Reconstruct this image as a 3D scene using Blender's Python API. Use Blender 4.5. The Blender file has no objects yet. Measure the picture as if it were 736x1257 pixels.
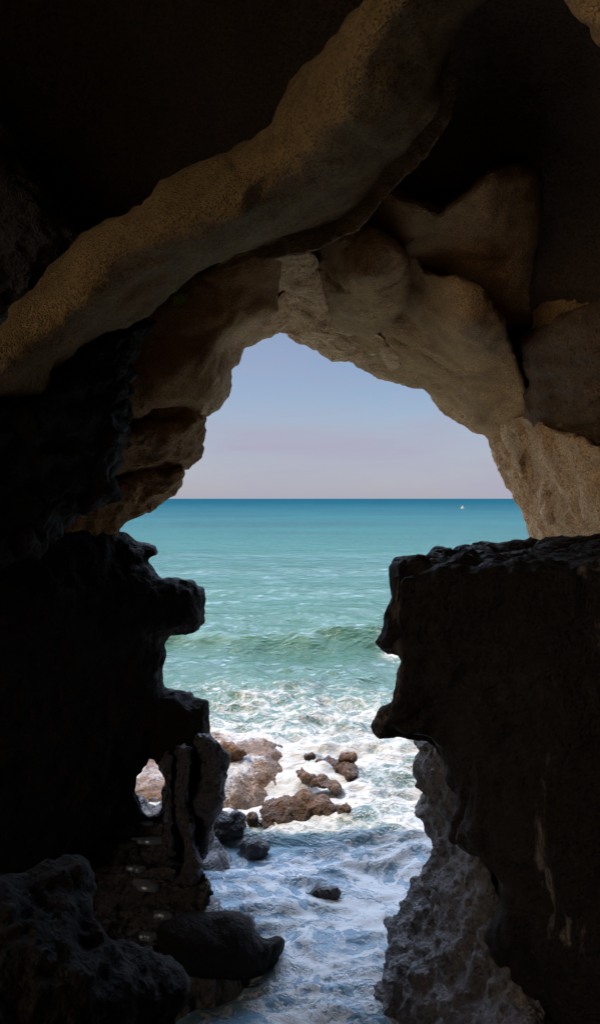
import bpy, math, random
import numpy as np
rng = np.random.default_rng(7)
random.seed(7)
C = bpy.context.scene.collection
F32 = np.float32
# camera constants: eye 6 m above the water, looking along +Y; (px,py) of the 736x1257 photograph
FOC, CX, CY, EYE = 838.0, 368.0, 612.0, 6.0
def W(px, py, Y):
    return np.array([(px-CX)/FOC*Y, Y, EYE+(CY-py)/FOC*Y])

# ------------------------------------------------------------------ noise
_perm = rng.permutation(256).astype(np.int32); _perm = np.concatenate([_perm, _perm, _perm])
_g = rng.normal(size=(256, 3)).astype(F32); _g /= np.linalg.norm(_g, axis=1)[:, None]
_rp = rng.random((256, 3)).astype(F32)
def gnoise(p):
    p = np.asarray(p, F32); i = np.floor(p).astype(np.int32); f = p-i; i &= 255
    u = f*f*f*(f*(f*6-15)+10)
    out = 0
    for dx in (0, 1):
        wx = u[:, 0] if dx else 1-u[:, 0]
        for dy in (0, 1):
            wy = u[:, 1] if dy else 1-u[:, 1]
            for dz in (0, 1):
                wz = u[:, 2] if dz else 1-u[:, 2]
                h = _perm[_perm[_perm[(i[:, 0]+dx) & 255]+((i[:, 1]+dy) & 255)]+((i[:, 2]+dz) & 255)]
                g = _g[h]
                out = out + wx*wy*wz*(g[:, 0]*(f[:, 0]-dx)+g[:, 1]*(f[:, 1]-dy)+g[:, 2]*(f[:, 2]-dz))
    return out*1.5
def fbm(p, octv=4, gain=.5):
    a, s, o = 1.0, 1.0, 0
    for k in range(octv):
        o = o+a*gnoise(p*s+k*17.3); a *= gain; s *= 2.03
    return o
def ridge(p, octv=3):
    a, s, o = 1.0, 1.0, 0
    for k in range(octv):
        o = o+a*(1-2*np.abs(gnoise(p*s+k*11.7))); a *= .5; s *= 2.1
    return o-1.0
def worley(p):
    p = np.asarray(p, F32); i = np.floor(p).astype(np.int32); f = p-i
    d1 = np.full(len(p), 9, F32); d2 = d1.copy()
    for dx in (-1, 0, 1):
        for dy in (-1, 0, 1):
            for dz in (-1, 0, 1):
                h = _perm[_perm[_perm[(i[:, 0]+dx) & 255]+((i[:, 1]+dy) & 255)]+((i[:, 2]+dz) & 255)]
                q = _rp[h]+np.array([dx, dy, dz], F32)-f
                d = np.einsum('ij,ij->i', q, q)
                d2 = np.minimum(d2, np.maximum(d, d1)); d1 = np.minimum(d1, d)
    return np.sqrt(d1), np.sqrt(d2)

# ------------------------------------------------------------------ meshing
def surface_nets(f, org, h):
    s = f < 0
    n = f.shape
    m = np.zeros(tuple(k-1 for k in n), np.int8)
    cor = [(a, b, c) for a in (0, 1) for b in (0, 1) for c in (0, 1)]
    for a, b, c in cor:
        m += s[a:n[0]-1+a, b:n[1]-1+b, c:n[2]-1+c]
    act = (m > 0) & (m < 8)
    I = np.argwhere(act)
    idx = np.full(act.shape, -1, np.int32); idx[act] = np.arange(len(I))
    fv = np.stack([f[I[:, 0]+a, I[:, 1]+b, I[:, 2]+c] for a, b, c in cor], 1)
    acc = np.zeros((len(I), 3)); cnt = np.zeros(len(I))
    ca = np.array(cor, float)
    for i in range(8):
        for j in range(i+1, 8):
            if np.abs(ca[i]-ca[j]).sum() == 1:
                fa, fb = fv[:, i], fv[:, j]
                x = (fa < 0) != (fb < 0)
                den = np.where(x, fa-fb, 1)
                t = np.where(x, fa/den, 0)
                acc += np.where(x[:, None], ca[i]+(ca[j]-ca[i])*t[:, None], 0); cnt += x
    V = (I+acc/cnt[:, None])*h+np.asarray(org)
    Q = []
    for ax in range(3):
        sl0 = [slice(1, -1)]*3; sl1 = [slice(1, -1)]*3
        sl0[ax] = slice(0, -1); sl1[ax] = slice(1, None)
        e = s[tuple(sl0)] != s[tuple(sl1)]
        K = np.argwhere(e)
        off = np.ones(3, int); off[ax] = 0
        K = K+off
        neg = s[K[:, 0], K[:, 1], K[:, 2]]
        b, c = (ax+1) % 3, (ax+2) % 3
        def cell(db, dc):
            k = K.copy(); k[:, b] -= db; k[:, c] -= dc
            return idx[k[:, 0], k[:, 1], k[:, 2]]
        q = np.stack([cell(1, 1), cell(0, 1), cell(0, 0), cell(1, 0)], 1)
        q[~neg] = q[~neg][:, ::-1]
        Q.append(q)
    Q = np.concatenate(Q); Q = Q[(Q >= 0).all(1)]
    return V, Q
def normals(V, Q):
    n = np.cross(V[Q[:, 2]]-V[Q[:, 0]], V[Q[:, 3]]-V[Q[:, 1]])
    N = np.zeros_like(V)
    for k in range(4):
        for a in range(3):
            N[:, a] += np.bincount(Q[:, k], n[:, a], len(V))
    return N/np.maximum(np.linalg.norm(N, axis=1), 1e-9)[:, None]
def make_obj(name, V, Q, mat, parent=None, origin=None, attrs=None, smooth=True):
    V = np.asarray(V, float); Q = np.asarray(Q, np.int32)
    if origin is None:
        origin = np.array([V[:, 0].mean(), V[:, 1].mean(), V[:, 2].min()])
    me = bpy.data.meshes.new(name)
    me.vertices.add(len(V)); me.vertices.foreach_set('co', (V-origin).astype(F32).ravel())
    k = Q.shape[1]
    me.loops.add(Q.size); me.loops.foreach_set('vertex_index', Q.ravel())
    me.polygons.add(len(Q)); me.polygons.foreach_set('loop_start', np.arange(0, Q.size, k, dtype=np.int32))
    me.update(calc_edges=True)
    me.polygons.foreach_set('use_smooth', np.full(len(Q), smooth))
    for kname, val in (attrs or {}).items():
        at = me.attributes.new(kname, 'FLOAT', 'POINT'); at.data.foreach_set('value', np.asarray(val, F32))
    me.materials.append(mat)
    o = bpy.data.objects.new(name, me); C.objects.link(o)
    o.location = origin
    if parent is not None:
        o.parent = parent; o.location = origin-np.array(parent.location)
    return o
def tag(o, label=None, cat=None, group=None, kind=None):
    if label: o['label'] = label
    if cat: o['category'] = cat
    if group: o['group'] = group
    if kind: o['kind'] = kind
    return o
def empty(name, loc, label, cat, group=None):
    o = bpy.data.objects.new(name, None); C.objects.link(o); o.location = loc; o.empty_display_size = .2
    return tag(o, label, cat, group)

# ------------------------------------------------------------------ rock bodies (solid fields -> closed meshes)
def poly_sdf(P, X, Y):
    P = np.asarray(P, float); n = len(P)
    d = np.full(X.shape, 1e18); ins = np.zeros(X.shape, bool)
    for i in range(n):
        a, b = P[i], P[(i+1) % n]
        ex, ey = b-a; L = ex*ex+ey*ey+1e-9
        wx, wy = X-a[0], Y-a[1]
        t = np.clip((wx*ex+wy*ey)/L, 0, 1)
        d = np.minimum(d, (wx-ex*t)**2+(wy-ey*t)**2)
        c = ((a[1] <= Y) != (b[1] <= Y))
        with np.errstate(divide='ignore', invalid='ignore'):
            xi = a[0]+(Y-a[1])*ex/(ey if ey else 1e-9)
        ins ^= c & (X < xi)
    d = np.sqrt(d)
    return np.where(ins, -d, d)
class Tps:
    def __init__(s, pts):
        pts = np.asarray(pts, float); s.p = pts[:, :2]/100; z = pts[:, 2]; n = len(pts)
        s.n = n
        if n < 3:
            s.c = z.mean(); return
        if n == 3:
            s.w = np.zeros(3); s.a = np.linalg.solve(np.c_[np.ones(3), s.p], z); return
        r = np.linalg.norm(s.p[:, None]-s.p[None], axis=2)
        K = r*r*np.log(r+1e-9)+np.eye(n)*.02
        Pm = np.c_[np.ones(n), s.p]
        A = np.zeros((n+3, n+3)); A[:n, :n] = K; A[:n, n:] = Pm; A[n:, :n] = Pm.T
        x = np.linalg.solve(A, np.r_[z, 0, 0, 0]); s.w = x[:n]; s.a = x[n:]
    def __call__(s, X, Y):
        if s.n < 3: return np.full(X.shape, s.c)
        x, y = X/100, Y/100
        o = s.a[0]+s.a[1]*x+s.a[2]*y
        if s.n > 3:
            for i in range(s.n):
                r2 = (x-s.p[i, 0])**2+(y-s.p[i, 1])**2
                o = o+s.w[i]*.5*r2*np.log(r2+1e-12)
        return o
def bil(T, x, y, x0, y0, st):
    u = np.clip((x-x0)/st, 0, T.shape[0]-1.001); v = np.clip((y-y0)/st, 0, T.shape[1]-1.001)
    i = u.astype(np.int32); j = v.astype(np.int32); u = (u-i).astype(F32); v = (v-j).astype(F32)
    return (T[i, j]*(1-u)+T[i+1, j]*u)*(1-v)+(T[i, j+1]*(1-u)+T[i+1, j+1]*u)*v
def rint(a, b, r):
    if r <= 0: return np.maximum(a, b)
    return np.minimum(np.maximum(a, b), -r)+np.sqrt(np.maximum(a+r, 0)**2+np.maximum(b+r, 0)**2)
def sunion(a, b, k):
    h = np.clip(.5+.5*(b-a)/k, 0, 1)
    return b+(a-b)*h-k*h*(1-h)
def ellip(X, Y, Z, c, r, rot=0, tilt=0):
    x, y, z = X-c[0], Y-c[1], Z-c[2]
    if rot:
        cs, sn = math.cos(rot), math.sin(rot); x, z = x*cs+z*sn, -x*sn+z*cs
    if tilt:
        cs, sn = math.cos(tilt), math.sin(tilt); y, z = y*cs+z*sn, -y*sn+z*cs
    k = np.sqrt((x/r[0])**2+(y/r[1])**2+(z/r[2])**2)
    return (k-1)*min(r)
def capsule(X, Y, Z, a, b, r0, r1):
    a = np.asarray(a, float); b = np.asarray(b, float); ab = b-a
    t = np.clip(((X-a[0])*ab[0]+(Y-a[1])*ab[1]+(Z-a[2])*ab[2])/(ab@ab), 0, 1)
    return np.sqrt((X-a[0]-ab[0]*t)**2+(Y-a[1]-ab[1]*t)**2+(Z-a[2]-ab[2]*t)**2)-(r0+(r1-r0)*t)
def displace(V, N, spec):
    d = np.zeros(len(V))
    for kind, sc, amp, *rest in spec:
        st = np.array(rest[0]) if rest else np.ones(3)
        p = V*st/sc
        if kind == 'fbm': d += amp*fbm(p+3.1, 4)
        elif kind == 'ridge': d += amp*ridge(p+7.7, 3)
        elif kind == 'cell':
            w = fbm(p*1.3+5, 2)[:, None]*.35
            d1, d2 = worley(p+w); d += amp*(.55-d1)
        elif kind == 'crack':
            w = np.stack([gnoise(p*1.1+a) for a in (0, 31, 57)], 1)*.5
            d1, d2 = worley(p+w); d -= amp*np.exp(-((d2-d1)/.10)**2)
        elif kind == 'strata':
            q = V[:, 2]/sc+fbm(V*np.array([.5, .5, .5]), 2)*.9
            d += amp*(np.abs((q % 1)-.5)*2-.5)*(1+.8*gnoise(V*1.7))
    return V+N*d[:, None]
def rock(name, poly, depth, mat, thick=1.5, rf=.3, rb=.5, bulge=0., bw=.5, flare=.25, h=.04, disp=(), holes=(), ops=None,
         parent=None, world_y0=None, zmin=None, ymax_=None, pad=.15, attrs=None):
    P = np.asarray(poly, float)
    T = Tps(depth)
    st = 2.0
    x0, y0 = P.min(0)-80; x1, y1 = P.max(0)+80
    gx = np.arange(x0, x1+st, st); gy = np.arange(y0, y1+st, st)
    GX, GY = np.meshgrid(gx, gy, indexing='ij')
    S = poly_sdf(P, GX, GY)
    for hp in holes: S = np.maximum(S, -poly_sdf(hp, GX, GY))
    D = T(GX, GY)
    ins = S < 4
    ymin, ymax = D[ins].min()-bulge-pad, D[ins].max()+thick+pad
    if ymax_ is not None: ymax = min(ymax, ymax_+pad)
    gxx, gyy = np.gradient(D, st); G = (1/np.sqrt(1+(gxx*FOC/D)**2+(gyy*FOC/D)**2)).astype(F32)
    S = S.astype(F32); D = D.astype(F32)
    # world box
    ys = np.array([ymin, ymax]) if world_y0 is None else np.array([world_y0])
    bx = [(P[:, 0].min()-CX)/FOC*y for y in ys]+[(P[:, 0].max()-CX)/FOC*y for y in ys]
    bz = [EYE+(CY-P[:, 1].min())/FOC*y for y in ys]+[EYE+(CY-P[:, 1].max())/FOC*y for y in ys]
    lo = np.array([min(bx)-pad, ymin, min(bz)-pad]); hi = np.array([max(bx)+pad, ymax, max(bz)+pad])
    if zmin is not None: lo[2] = max(lo[2], zmin-.2)
    n = np.ceil((hi-lo)/h).astype(int)+2
    ax = [(lo[k]+h*np.arange(n[k])).astype(F32) for k in range(3)]
    X = ax[0][:, None, None]; Y = ax[1][None, :, None]; Z = ax[2][None, None, :]
    Yp = Y if world_y0 is None else np.full_like(Y, world_y0)
    px = np.broadcast_to(CX+FOC*X/Yp, tuple(n)); py = np.broadcast_to(CY-FOC*(Z-EYE)/Yp, tuple(n))
    s = bil(S, px, py, x0, y0, st)*(Yp/FOC)
    yc = bil(D, px, py, x0, y0, st)
    t = np.clip(-s, 0, None)
    yf = yc-bulge*(1-np.exp(-t/bw)) if bulge else yc
    a = s+flare*np.maximum(0, Y-yc-rf)
    f = rint(a, (yf-Y)*bil(G, px, py, x0, y0, st), rf)
    f = rint(f, Y-(yc+thick), rb)
    Xb, Yb, Zb = np.broadcast_arrays(X, Y, Z)
    if ops: f = ops(f, Xb, Yb, Zb)
    if ymax_ is not None: f = rint(f, Yb-ymax_, .1)
    if zmin is not None: f = np.maximum(f, zmin-Zb)
    f = f.astype(F32)
    for k in range(3):
        sl = [slice(None)]*3; sl[k] = 0; f[tuple(sl)] = np.maximum(f[tuple(sl)], h*.5)
        sl[k] = -1; f[tuple(sl)] = np.maximum(f[tuple(sl)], h*.5)
    V, Q = surface_nets(f, lo, h)
    N = normals(V, Q)
    V = displace(V, N, disp)
    return make_obj(name, V, Q, mat, parent)

# ------------------------------------------------------------------ materials
def newmat(name):
    m = bpy.data.materials.new(name); m.use_nodes = True
    nt = m.node_tree; nt.nodes.clear()
    out = nt.nodes.new('ShaderNodeOutputMaterial'); b = nt.nodes.new('ShaderNodeBsdfPrincipled')
    nt.links.new(b.outputs[0], out.inputs[0])
    return m, nt, b
def N_(nt, t, **kw):
    n = nt.nodes.new(t)
    for k, v in kw.items():
        if k in n.inputs: n.inputs[k].default_value = v
        else: setattr(n, k, v)
    return n
def ramp(nt, fac, stops):
    r = nt.nodes.new('ShaderNodeValToRGB'); nt.links.new(fac, r.inputs[0])
    el = r.color_ramp.elements
    while len(el) < len(stops): el.new(.5)
    for e, (p, c) in zip(el, stops):
        e.position = p; e.color = (*c, 1) if len(c) == 3 else c
    return r.outputs[0]
def mth(nt, op, a, b=None, c=None, clamp=False):
    m = nt.nodes.new('ShaderNodeMath'); m.operation = op; m.use_clamp = clamp
    for i, v in enumerate((a, b, c)):
        if v is None: continue
        if hasattr(v, 'is_output'): nt.links.new(v, m.inputs[i])
        else: m.inputs[i].default_value = v
    return m.outputs[0]
def mixc(nt, fac, a, b, mode='MIX'):
    m = nt.nodes.new('ShaderNodeMix'); m.data_type = 'RGBA'; m.blend_type = mode
    for sock, v in ((m.inputs[0], fac), (m.inputs[6], a), (m.inputs[7], b)):
        if hasattr(v, 'is_output'): nt.links.new(v, sock)
        elif sock == m.inputs[0]: sock.default_value = v
        else: sock.default_value = (*v, 1)
    return m.outputs[2]
def noise(nt, vec, scale, detail=6, rough=.6, dist=0, typ=None):
    n = N_(nt, 'ShaderNodeTexNoise', Scale=scale, Detail=detail, Roughness=rough, Distortion=dist)
    if typ: n.noise_type = typ
    nt.links.new(vec, n.inputs['Vector']); return n.outputs[0]
def voro(nt, vec, scale, feature='F1', rand=1.0):
    n = N_(nt, 'ShaderNodeTexVoronoi', feature=feature, Scale=scale, Randomness=rand)
    nt.links.new(vec, n.inputs['Vector']); return n.outputs['Distance']
def rock_mat(name, cols, rough=(.7, .95), grain=34., grain_amt=.5, bump=.03, big=1.1, spec=.4, crag=.5, wetspots=0., streak=None, wash=False, wetbase=False, stain=None):
    m, nt, b = newmat(name)
    tc = nt.nodes.new('ShaderNodeTexCoord'); v = tc.outputs['Object']
    n1 = noise(nt, v, big, 8, .62, .4); n2 = noise(nt, v, big*7, 8, .7)
    f = mth(nt, 'ADD', mth(nt, 'MULTIPLY', n1, .62), mth(nt, 'MULTIPLY', n2, .38))
    col = ramp(nt, f, [(.32, cols[0]), (.5, cols[1]), (.68, cols[2])])
    gr = noise(nt, v, grain*1.7, 4, .7)
    pw = N_(nt, 'ShaderNodeTexNoise', Scale=grain*.35, Detail=3); nt.links.new(v, pw.inputs['Vector'])
    pv = N_(nt, 'ShaderNodeVectorMath', operation='MULTIPLY_ADD'); nt.links.new(pw.outputs['Color'], pv.inputs[0]); pv.inputs[1].default_value = (2.2/grain,)*3; nt.links.new(v, pv.inputs[2])
    pit = voro(nt, pv.outputs[0], grain)
    pitn = mth(nt, 'SMOOTHSTEP', pit, .12, .5) if False else ramp(nt, pit, [(.1, (0, 0, 0)), (.55, (1, 1, 1))])
    pmask = ramp(nt, noise(nt, v, 1.7, 6, .65, .8), [(.36, (.12,)*3), (.62, (grain_amt*.5,)*3)])
    col = mixc(nt, pmask, col, mixc(nt, pitn, tuple(c*.45 for c in cols[0]), tuple(min(1, c*1.25) for c in cols[2])))
    col = mixc(nt, 1.0, col, ramp(nt, gr, [(.3, (.5, .5, .5)), (.7, (1.3, 1.3, 1.3))]), 'MULTIPLY')
    if streak:
        mp = N_(nt, 'ShaderNodeMapping'); mp.inputs['Scale'].default_value = streak[1]; nt.links.new(v, mp.inputs[0])
        sn = noise(nt, mp.outputs[0], 1.0, 7, .65, .8)
        col = mixc(nt, ramp(nt, sn, [(.60, (0, 0, 0)), (.66, (1, 1, 1)), (.70, (.1, .1, .1))]), col, streak[0])
    if stain:
        st = noise(nt, v, .55, 9, .68, 1.2)
        col = mixc(nt, mth(nt, 'MULTIPLY', ramp(nt, st, [(.48, (0, 0, 0)), (.66, (1, 1, 1))]), .5), col, stain)
    if wetbase:
        pz = nt.nodes.new('ShaderNodeSeparateXYZ'); gm = nt.nodes.new('ShaderNodeNewGeometry'); nt.links.new(gm.outputs['Position'], pz.inputs[0])
        wb = ramp(nt, mth(nt, 'ADD', pz.outputs[2], mth(nt, 'MULTIPLY', n2, .35)), [(.28, (.30, .28, .28)), (.55, (1, 1, 1))])
        col = mixc(nt, 1.0, col, wb, 'MULTIPLY')
    if wash:
        wa = N_(nt, 'ShaderNodeAttribute', attribute_name='wash').outputs['Fac']
        wm = N_(nt, 'ShaderNodeMapping'); wm.inputs['Scale'].default_value = (9, 9, 1.2); nt.links.new(v, wm.inputs[0])
        wn = mth(nt, 'ADD', mth(nt, 'MULTIPLY', noise(nt, v, 3.0, 8, .7, 1.0), .65), mth(nt, 'MULTIPLY', noise(nt, wm.outputs[0], 1.6, 5, .7), .45))
        wf = mth(nt, 'MULTIPLY', mth(nt, 'SUBTRACT', mth(nt, 'ADD', wa, wn), 1.02), 4.0, clamp=True)
        col = mixc(nt, wf, col, (.66, .66, .66))
    nt.links.new(col, b.inputs['Base Color'])
    rr = ramp(nt, n2, [(.35, (rough[0],)*3), (.65, (rough[1],)*3)])
    nt.links.new(rr, b.inputs['Roughness'])
    b.inputs['Specular IOR Level'].default_value = spec
    # relief: broken crags + grain + pits
    c1 = noise(nt, v, 6.0, 10, .68, .3)
    c2 = noise(nt, v, 3.2, 6, .6, .6, 'RIDGED_MULTIFRACTAL')
    hgt = mth(nt, 'ADD', mth(nt, 'MULTIPLY', c1, crag*2.0), mth(nt, 'MULTIPLY', c2, crag*.35))
    hgt = mth(nt, 'ADD', hgt, mth(nt, 'MULTIPLY', pitn, grain_amt*.42))
    hgt = mth(nt, 'ADD', hgt, mth(nt, 'MULTIPLY', gr, grain_amt*.5))
    bp = N_(nt, 'ShaderNodeBump', Strength=1.0, Distance=bump)
    nt.links.new(hgt, bp.inputs['Height']); nt.links.new(bp.outputs[0], b.inputs['Normal'])
    return m
M_DRY = rock_mat('pitted_sandstone', [(.20, .105, .036), (.46, .262, .102), (.66, .42, .195)], grain=40, grain_amt=1.1, bump=.06, crag=.7, stain=(.075, .045, .022), big=.7)
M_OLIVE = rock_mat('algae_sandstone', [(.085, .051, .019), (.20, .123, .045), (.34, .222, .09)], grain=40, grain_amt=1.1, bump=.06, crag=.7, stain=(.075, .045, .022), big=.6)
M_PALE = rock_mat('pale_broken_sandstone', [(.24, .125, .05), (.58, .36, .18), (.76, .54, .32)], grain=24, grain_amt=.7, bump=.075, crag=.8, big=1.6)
M_DARK = rock_mat('dark_rock', [(.005, .0036, .003), (.011, .0078, .0064), (.028, .021, .017)], rough=(.45, .85), grain=22, grain_amt=.5, bump=.07, crag=.8, big=.9, spec=.12)  # shade of the unlit walls and boulders put into a near-black base
M_ROOF = rock_mat('shadowed_roof_rock', [(.035, .024, .015), (.07, .047, .028), (.11, .075, .045)], rough=(.6, .9), grain=24, grain_amt=.7, bump=.06, crag=.7, big=.7, spec=.3)  # roof recess shade deepened in the base colour, against the fill
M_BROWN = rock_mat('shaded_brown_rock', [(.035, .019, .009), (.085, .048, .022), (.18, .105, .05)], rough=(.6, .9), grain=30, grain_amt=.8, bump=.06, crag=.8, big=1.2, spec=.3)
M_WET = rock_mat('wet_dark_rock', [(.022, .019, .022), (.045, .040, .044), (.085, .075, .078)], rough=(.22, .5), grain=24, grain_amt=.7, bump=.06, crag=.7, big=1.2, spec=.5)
M_VEIN = rock_mat('dark_veined_rock', [(.0045, .0034, .003), (.009, .0066, .0055), (.024, .018, .015)], rough=(.45, .85), grain=22, grain_amt=.5, bump=.08, crag=.9, big=.9, spec=.12, streak=((.11, .09, .08), (1.6, 1.6, .45)))  # base near black: shade of the viewer-facing side put into the colour
M_LIME = rock_mat('grey_pitted_rock', [(.028, .024, .025), (.075, .066, .067), (.20, .182, .18)], rough=(.25, .6), grain=20, grain_amt=.6, bump=.09, crag=1.0, big=1.5, spec=.5)
M_SHELF = rock_mat('wet_shelf_rock', [(.016, .013, .014), (.04, .034, .036), (.09, .078, .08)], rough=(.08, .3), grain=20, grain_amt=.6, bump=.05, crag=.8, big=1.6, spec=.6, wash=True)
M_SEAR = rock_mat('brown_sea_rock', [(.085, .036, .012), (.20, .095, .034), (.34, .18, .075)], rough=(.2, .6), grain=14, grain_amt=.7, bump=.10, crag=1.0, big=2.2, spec=.5, wetbase=True)
M_LEDGE = rock_mat('foam_washed_rock', [(.07, .033, .014), (.165, .082, .034), (.27, .15, .07)], rough=(.25, .55), grain=12, grain_amt=.6, bump=.07, crag=.8, big=2.0, spec=.5, wash=True)

# ------------------------------------------------------------------ cave shell: the cliff with the hollow we stand in
def cliff():
    h = .16
    lo = np.array([-15, -13, -1.6]); hi = np.array([15, 12.6, 15.5])
    n = np.ceil((hi-lo)/h).astype(int)+2
    ax = [(lo[k]-h+h*np.arange(n[k]+1)).astype(F32) for k in range(3)]
    X, Y, Z = np.meshgrid(*ax, indexing='ij')
    # cliff face leans back above the mouth
    face = 11.5+.12*np.maximum(0, Z-9.5)*0-.0*X
    f = np.maximum.reduce([np.abs(X)-14.6, -12.6-Y, Y-face, -1.3-Z, Z-15.0])
    cav = ellip(X, Y, Z, (0.3, 2.0, 5.2), (6.6, 10.5, 6.3))
    cav = sunion(cav, ellip(X, Y, Z, (-2.0, 4.5, 9.2), (3.8, 4.2, 3.0)), .6)
    mouth = ellip(X, Y, Z, (0.5, 11.0, 4.2), (4.6, 6.0, 5.6))
    cav = sunion(cav, mouth, .5)
    # added opening behind the viewer's left shoulder, shaped to light the roof
    cav = sunion(cav, capsule(X, Y, Z, (-4.4, 0.0, 6.8), (-13.5, -6.0, 9.5), 4.0, 7.5), .5)
    f = np.maximum(f, -cav).astype(F32)
    for k in range(3):
        sl = [slice(None)]*3; sl[k] = 0; f[tuple(sl)] = 1
        sl[k] = -1; f[tuple(sl)] = 1
    V, Q = surface_nets(f, lo-h, h)
    N = normals(V, Q)
    V = displace(V, N, [('fbm', 2.5, .25), ('ridge', .9, .06)])
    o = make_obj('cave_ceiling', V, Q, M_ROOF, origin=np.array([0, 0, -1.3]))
    M = o
    tag(o, 'dark rock hollow of the sea cave around the viewer', 'cave', kind='structure')
cliff()
def sand():  # unseen floor added to bounce sunlight up to the roof
    m, nt, b = newmat('pale_bounce_sand'); b.inputs['Roughness'].default_value = .9
    tc = nt.nodes.new('ShaderNodeTexCoord')
    nt.links.new(ramp(nt, noise(nt, tc.outputs['Object'], 3, 8, .6), [(.3, (.52, .40, .26)), (.7, (.68, .55, .38))]), b.inputs['Base Color'])
    xs = np.r_[np.arange(-60, -8, 2.), np.arange(-8, 8, .25), np.arange(8, 61, 2.)]; ys = np.r_[np.arange(-120, -14, 3.), np.arange(-14, 1.2, .25)]
    X, Y = np.meshgrid(xs, ys, indexing='ij'); p = np.stack([X.ravel(), Y.ravel(), 0*X.ravel()], 1)
    z = 1.6+.25*fbm(p*.4, 4)-.10*p[:, 1]*0
    nx, ny = X.shape; I = np.arange(nx*ny).reshape(nx, ny)
    Q = np.stack([I[:-1, :-1], I[1:, :-1], I[1:, 1:], I[:-1, 1:]], -1).reshape(-1, 4)
    V = np.c_[p[:, :2], z]
    o = make_obj('sand_bounce_floor', V, Q, m, origin=np.array([0, -5, 1.6]))
    tag(o, 'added pale sand floor behind the viewer, bouncing light onto the cave roof', 'sand', kind='structure')
sand()

DRYD = [('fbm', 1.3, .06), ('fbm', .42, .026), ('cell', .22, .016), ('ridge', .4, .008), ('crack', 1.5, .03), ('fbm', .11, .008)]
CRAG = [('fbm', .9, .10), ('ridge', .42, .045), ('cell', .26, .035), ('fbm', .13, .020), ('crack', .55, .05)]
# ---- broad diagonal rib under the roof
rib = empty('ceiling_rib', (-.8, 6.2, 8.0), 'broad brown rock rib slanting across the cave roof from left edge to top', 'rock rib')
rock('rib_body', [(-160, 560), (-160, 520), (-80, 462), (0, 400), (50, 340), (100, 295), (165, 255), (210, 225), (250, 197), (300, 175), (325, 155), (345, 120), (367, 90), (398, 55), (428, 20), (443, 0), (480, -90), (660, -90), (603, 0), (568, 50), (556, 90), (548, 135), (520, 178), (475, 220), (430, 270), (368, 300), (320, 306), (270, 331), (228, 350), (203, 371), (188, 392), (135, 402), (100, 425), (62, 455), (55, 487), (0, 490)],
     [(0, 450, 6.2), (-120, 540, 6.0), (100, 370, 6.4), (200, 310, 6.5), (300, 270, 6.3), (400, 190, 5.9), (480, 120, 5.4), (520, 40, 5.0), (560, -60, 4.6), (200, 365, 7.2), (330, 300, 7.2), (450, 235, 6.8), (548, 100, 5.9), (60, 335, 6.5), (250, 205, 6.3), (350, 125, 5.9)],
     M_OLIVE, thick=1.6, rf=0.35, rb=.5, flare=.1, h=.05, disp=DRYD+[('fbm', .55, .05, (.6, 1, 1.3)), ('ridge', .9, .035, (.5, 1, 1.2))], parent=rib)
rock('rib_edge', [(290, 260), (320, 240), (362, 225), (405, 190), (440, 140), (480, 100), (520, 60), (566, 95), (562, 122), (552, 148), (526, 192), (482, 236), (436, 286), (385, 308), (345, 318), (318, 324)],
     [(305, 318, 7.9), (340, 312, 7.7), (430, 270, 7.3), (520, 175, 6.5), (550, 120, 6.2)], M_OLIVE, thick=.5, rf=0.04, rb=.2, h=.03, disp=[('fbm', .5, .03), ('ridge', .3, .02), ('fbm', .12, .008)], parent=rib)
# ---- dark lobe hanging above the rib at the left edge
o = rock('hanging_rock', [(-160, 90), (-20, 128), (12, 150), (30, 192), (58, 225), (80, 265), (108, 288), (100, 310), (40, 380), (-160, 540)],
     [(0, 200, 7.0), (60, 300, 7.3), (-120, 300, 6.6), (0, 350, 7.2)], M_WET, thick=1.2, rf=.4, h=.05, disp=CRAG)
tag(o, 'dark lobe of roof rock with a glinting edge above the slanting rib', 'hanging rock')

# ---- left half of the arch
arch = empty('rock_arch', (-1.6, 9.5, 6.5), 'brown overhanging left side of the arch with a rounded lobe above lower bulges', 'rock arch')
LOBE = rock('arch_lobe', [(120, 440), (150, 400), (190, 372), (215, 355), (270, 318), (320, 302), (352, 296), (347, 330), (341, 360), (343, 384), (318, 392), (300, 399), (276, 412), (263, 432), (262, 460), (263, 484), (258, 494), (230, 499), (190, 504), (168, 520), (158, 515), (120, 520)],
     [(190, 400, 8.5), (330, 320, 8.9), (160, 500, 8.3), (250, 400, 8.7), (255, 480, 8.9), (220, 450, 8.4), (335, 380, 9.3)], M_DRY, thick=1.0, rf=.16, rb=.5, flare=.05, h=.035, disp=DRYD+[('strata', .5, .012)], parent=arch)
rock('arch_lip', [(150, 470), (180, 420), (260, 400), (300, 385), (335, 370), (352, 350), (356, 395), (343, 407), (330, 412), (315, 420), (300, 428), (295, 442), (282, 455), (283, 472), (280, 487), (270, 502), (254, 511), (240, 524), (170, 545), (140, 540)],
     [(340, 400, 11.6), (300, 422, 11.4), (283, 465, 10.6), (266, 460, 9.3), (272, 420, 9.6), (300, 398, 9.8), (270, 500, 9.9), (250, 505, 9.4), (180, 520, 8.9), (200, 440, 9.2)], M_PALE, thick=2.2, rf=0.05, rb=.6, flare=.02, h=0.03, ymax_=12.2, disp=[('fbm', .6, .05), ('ridge', .3, .02), ('fbm', .12, .012)], parent=arch)
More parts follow.
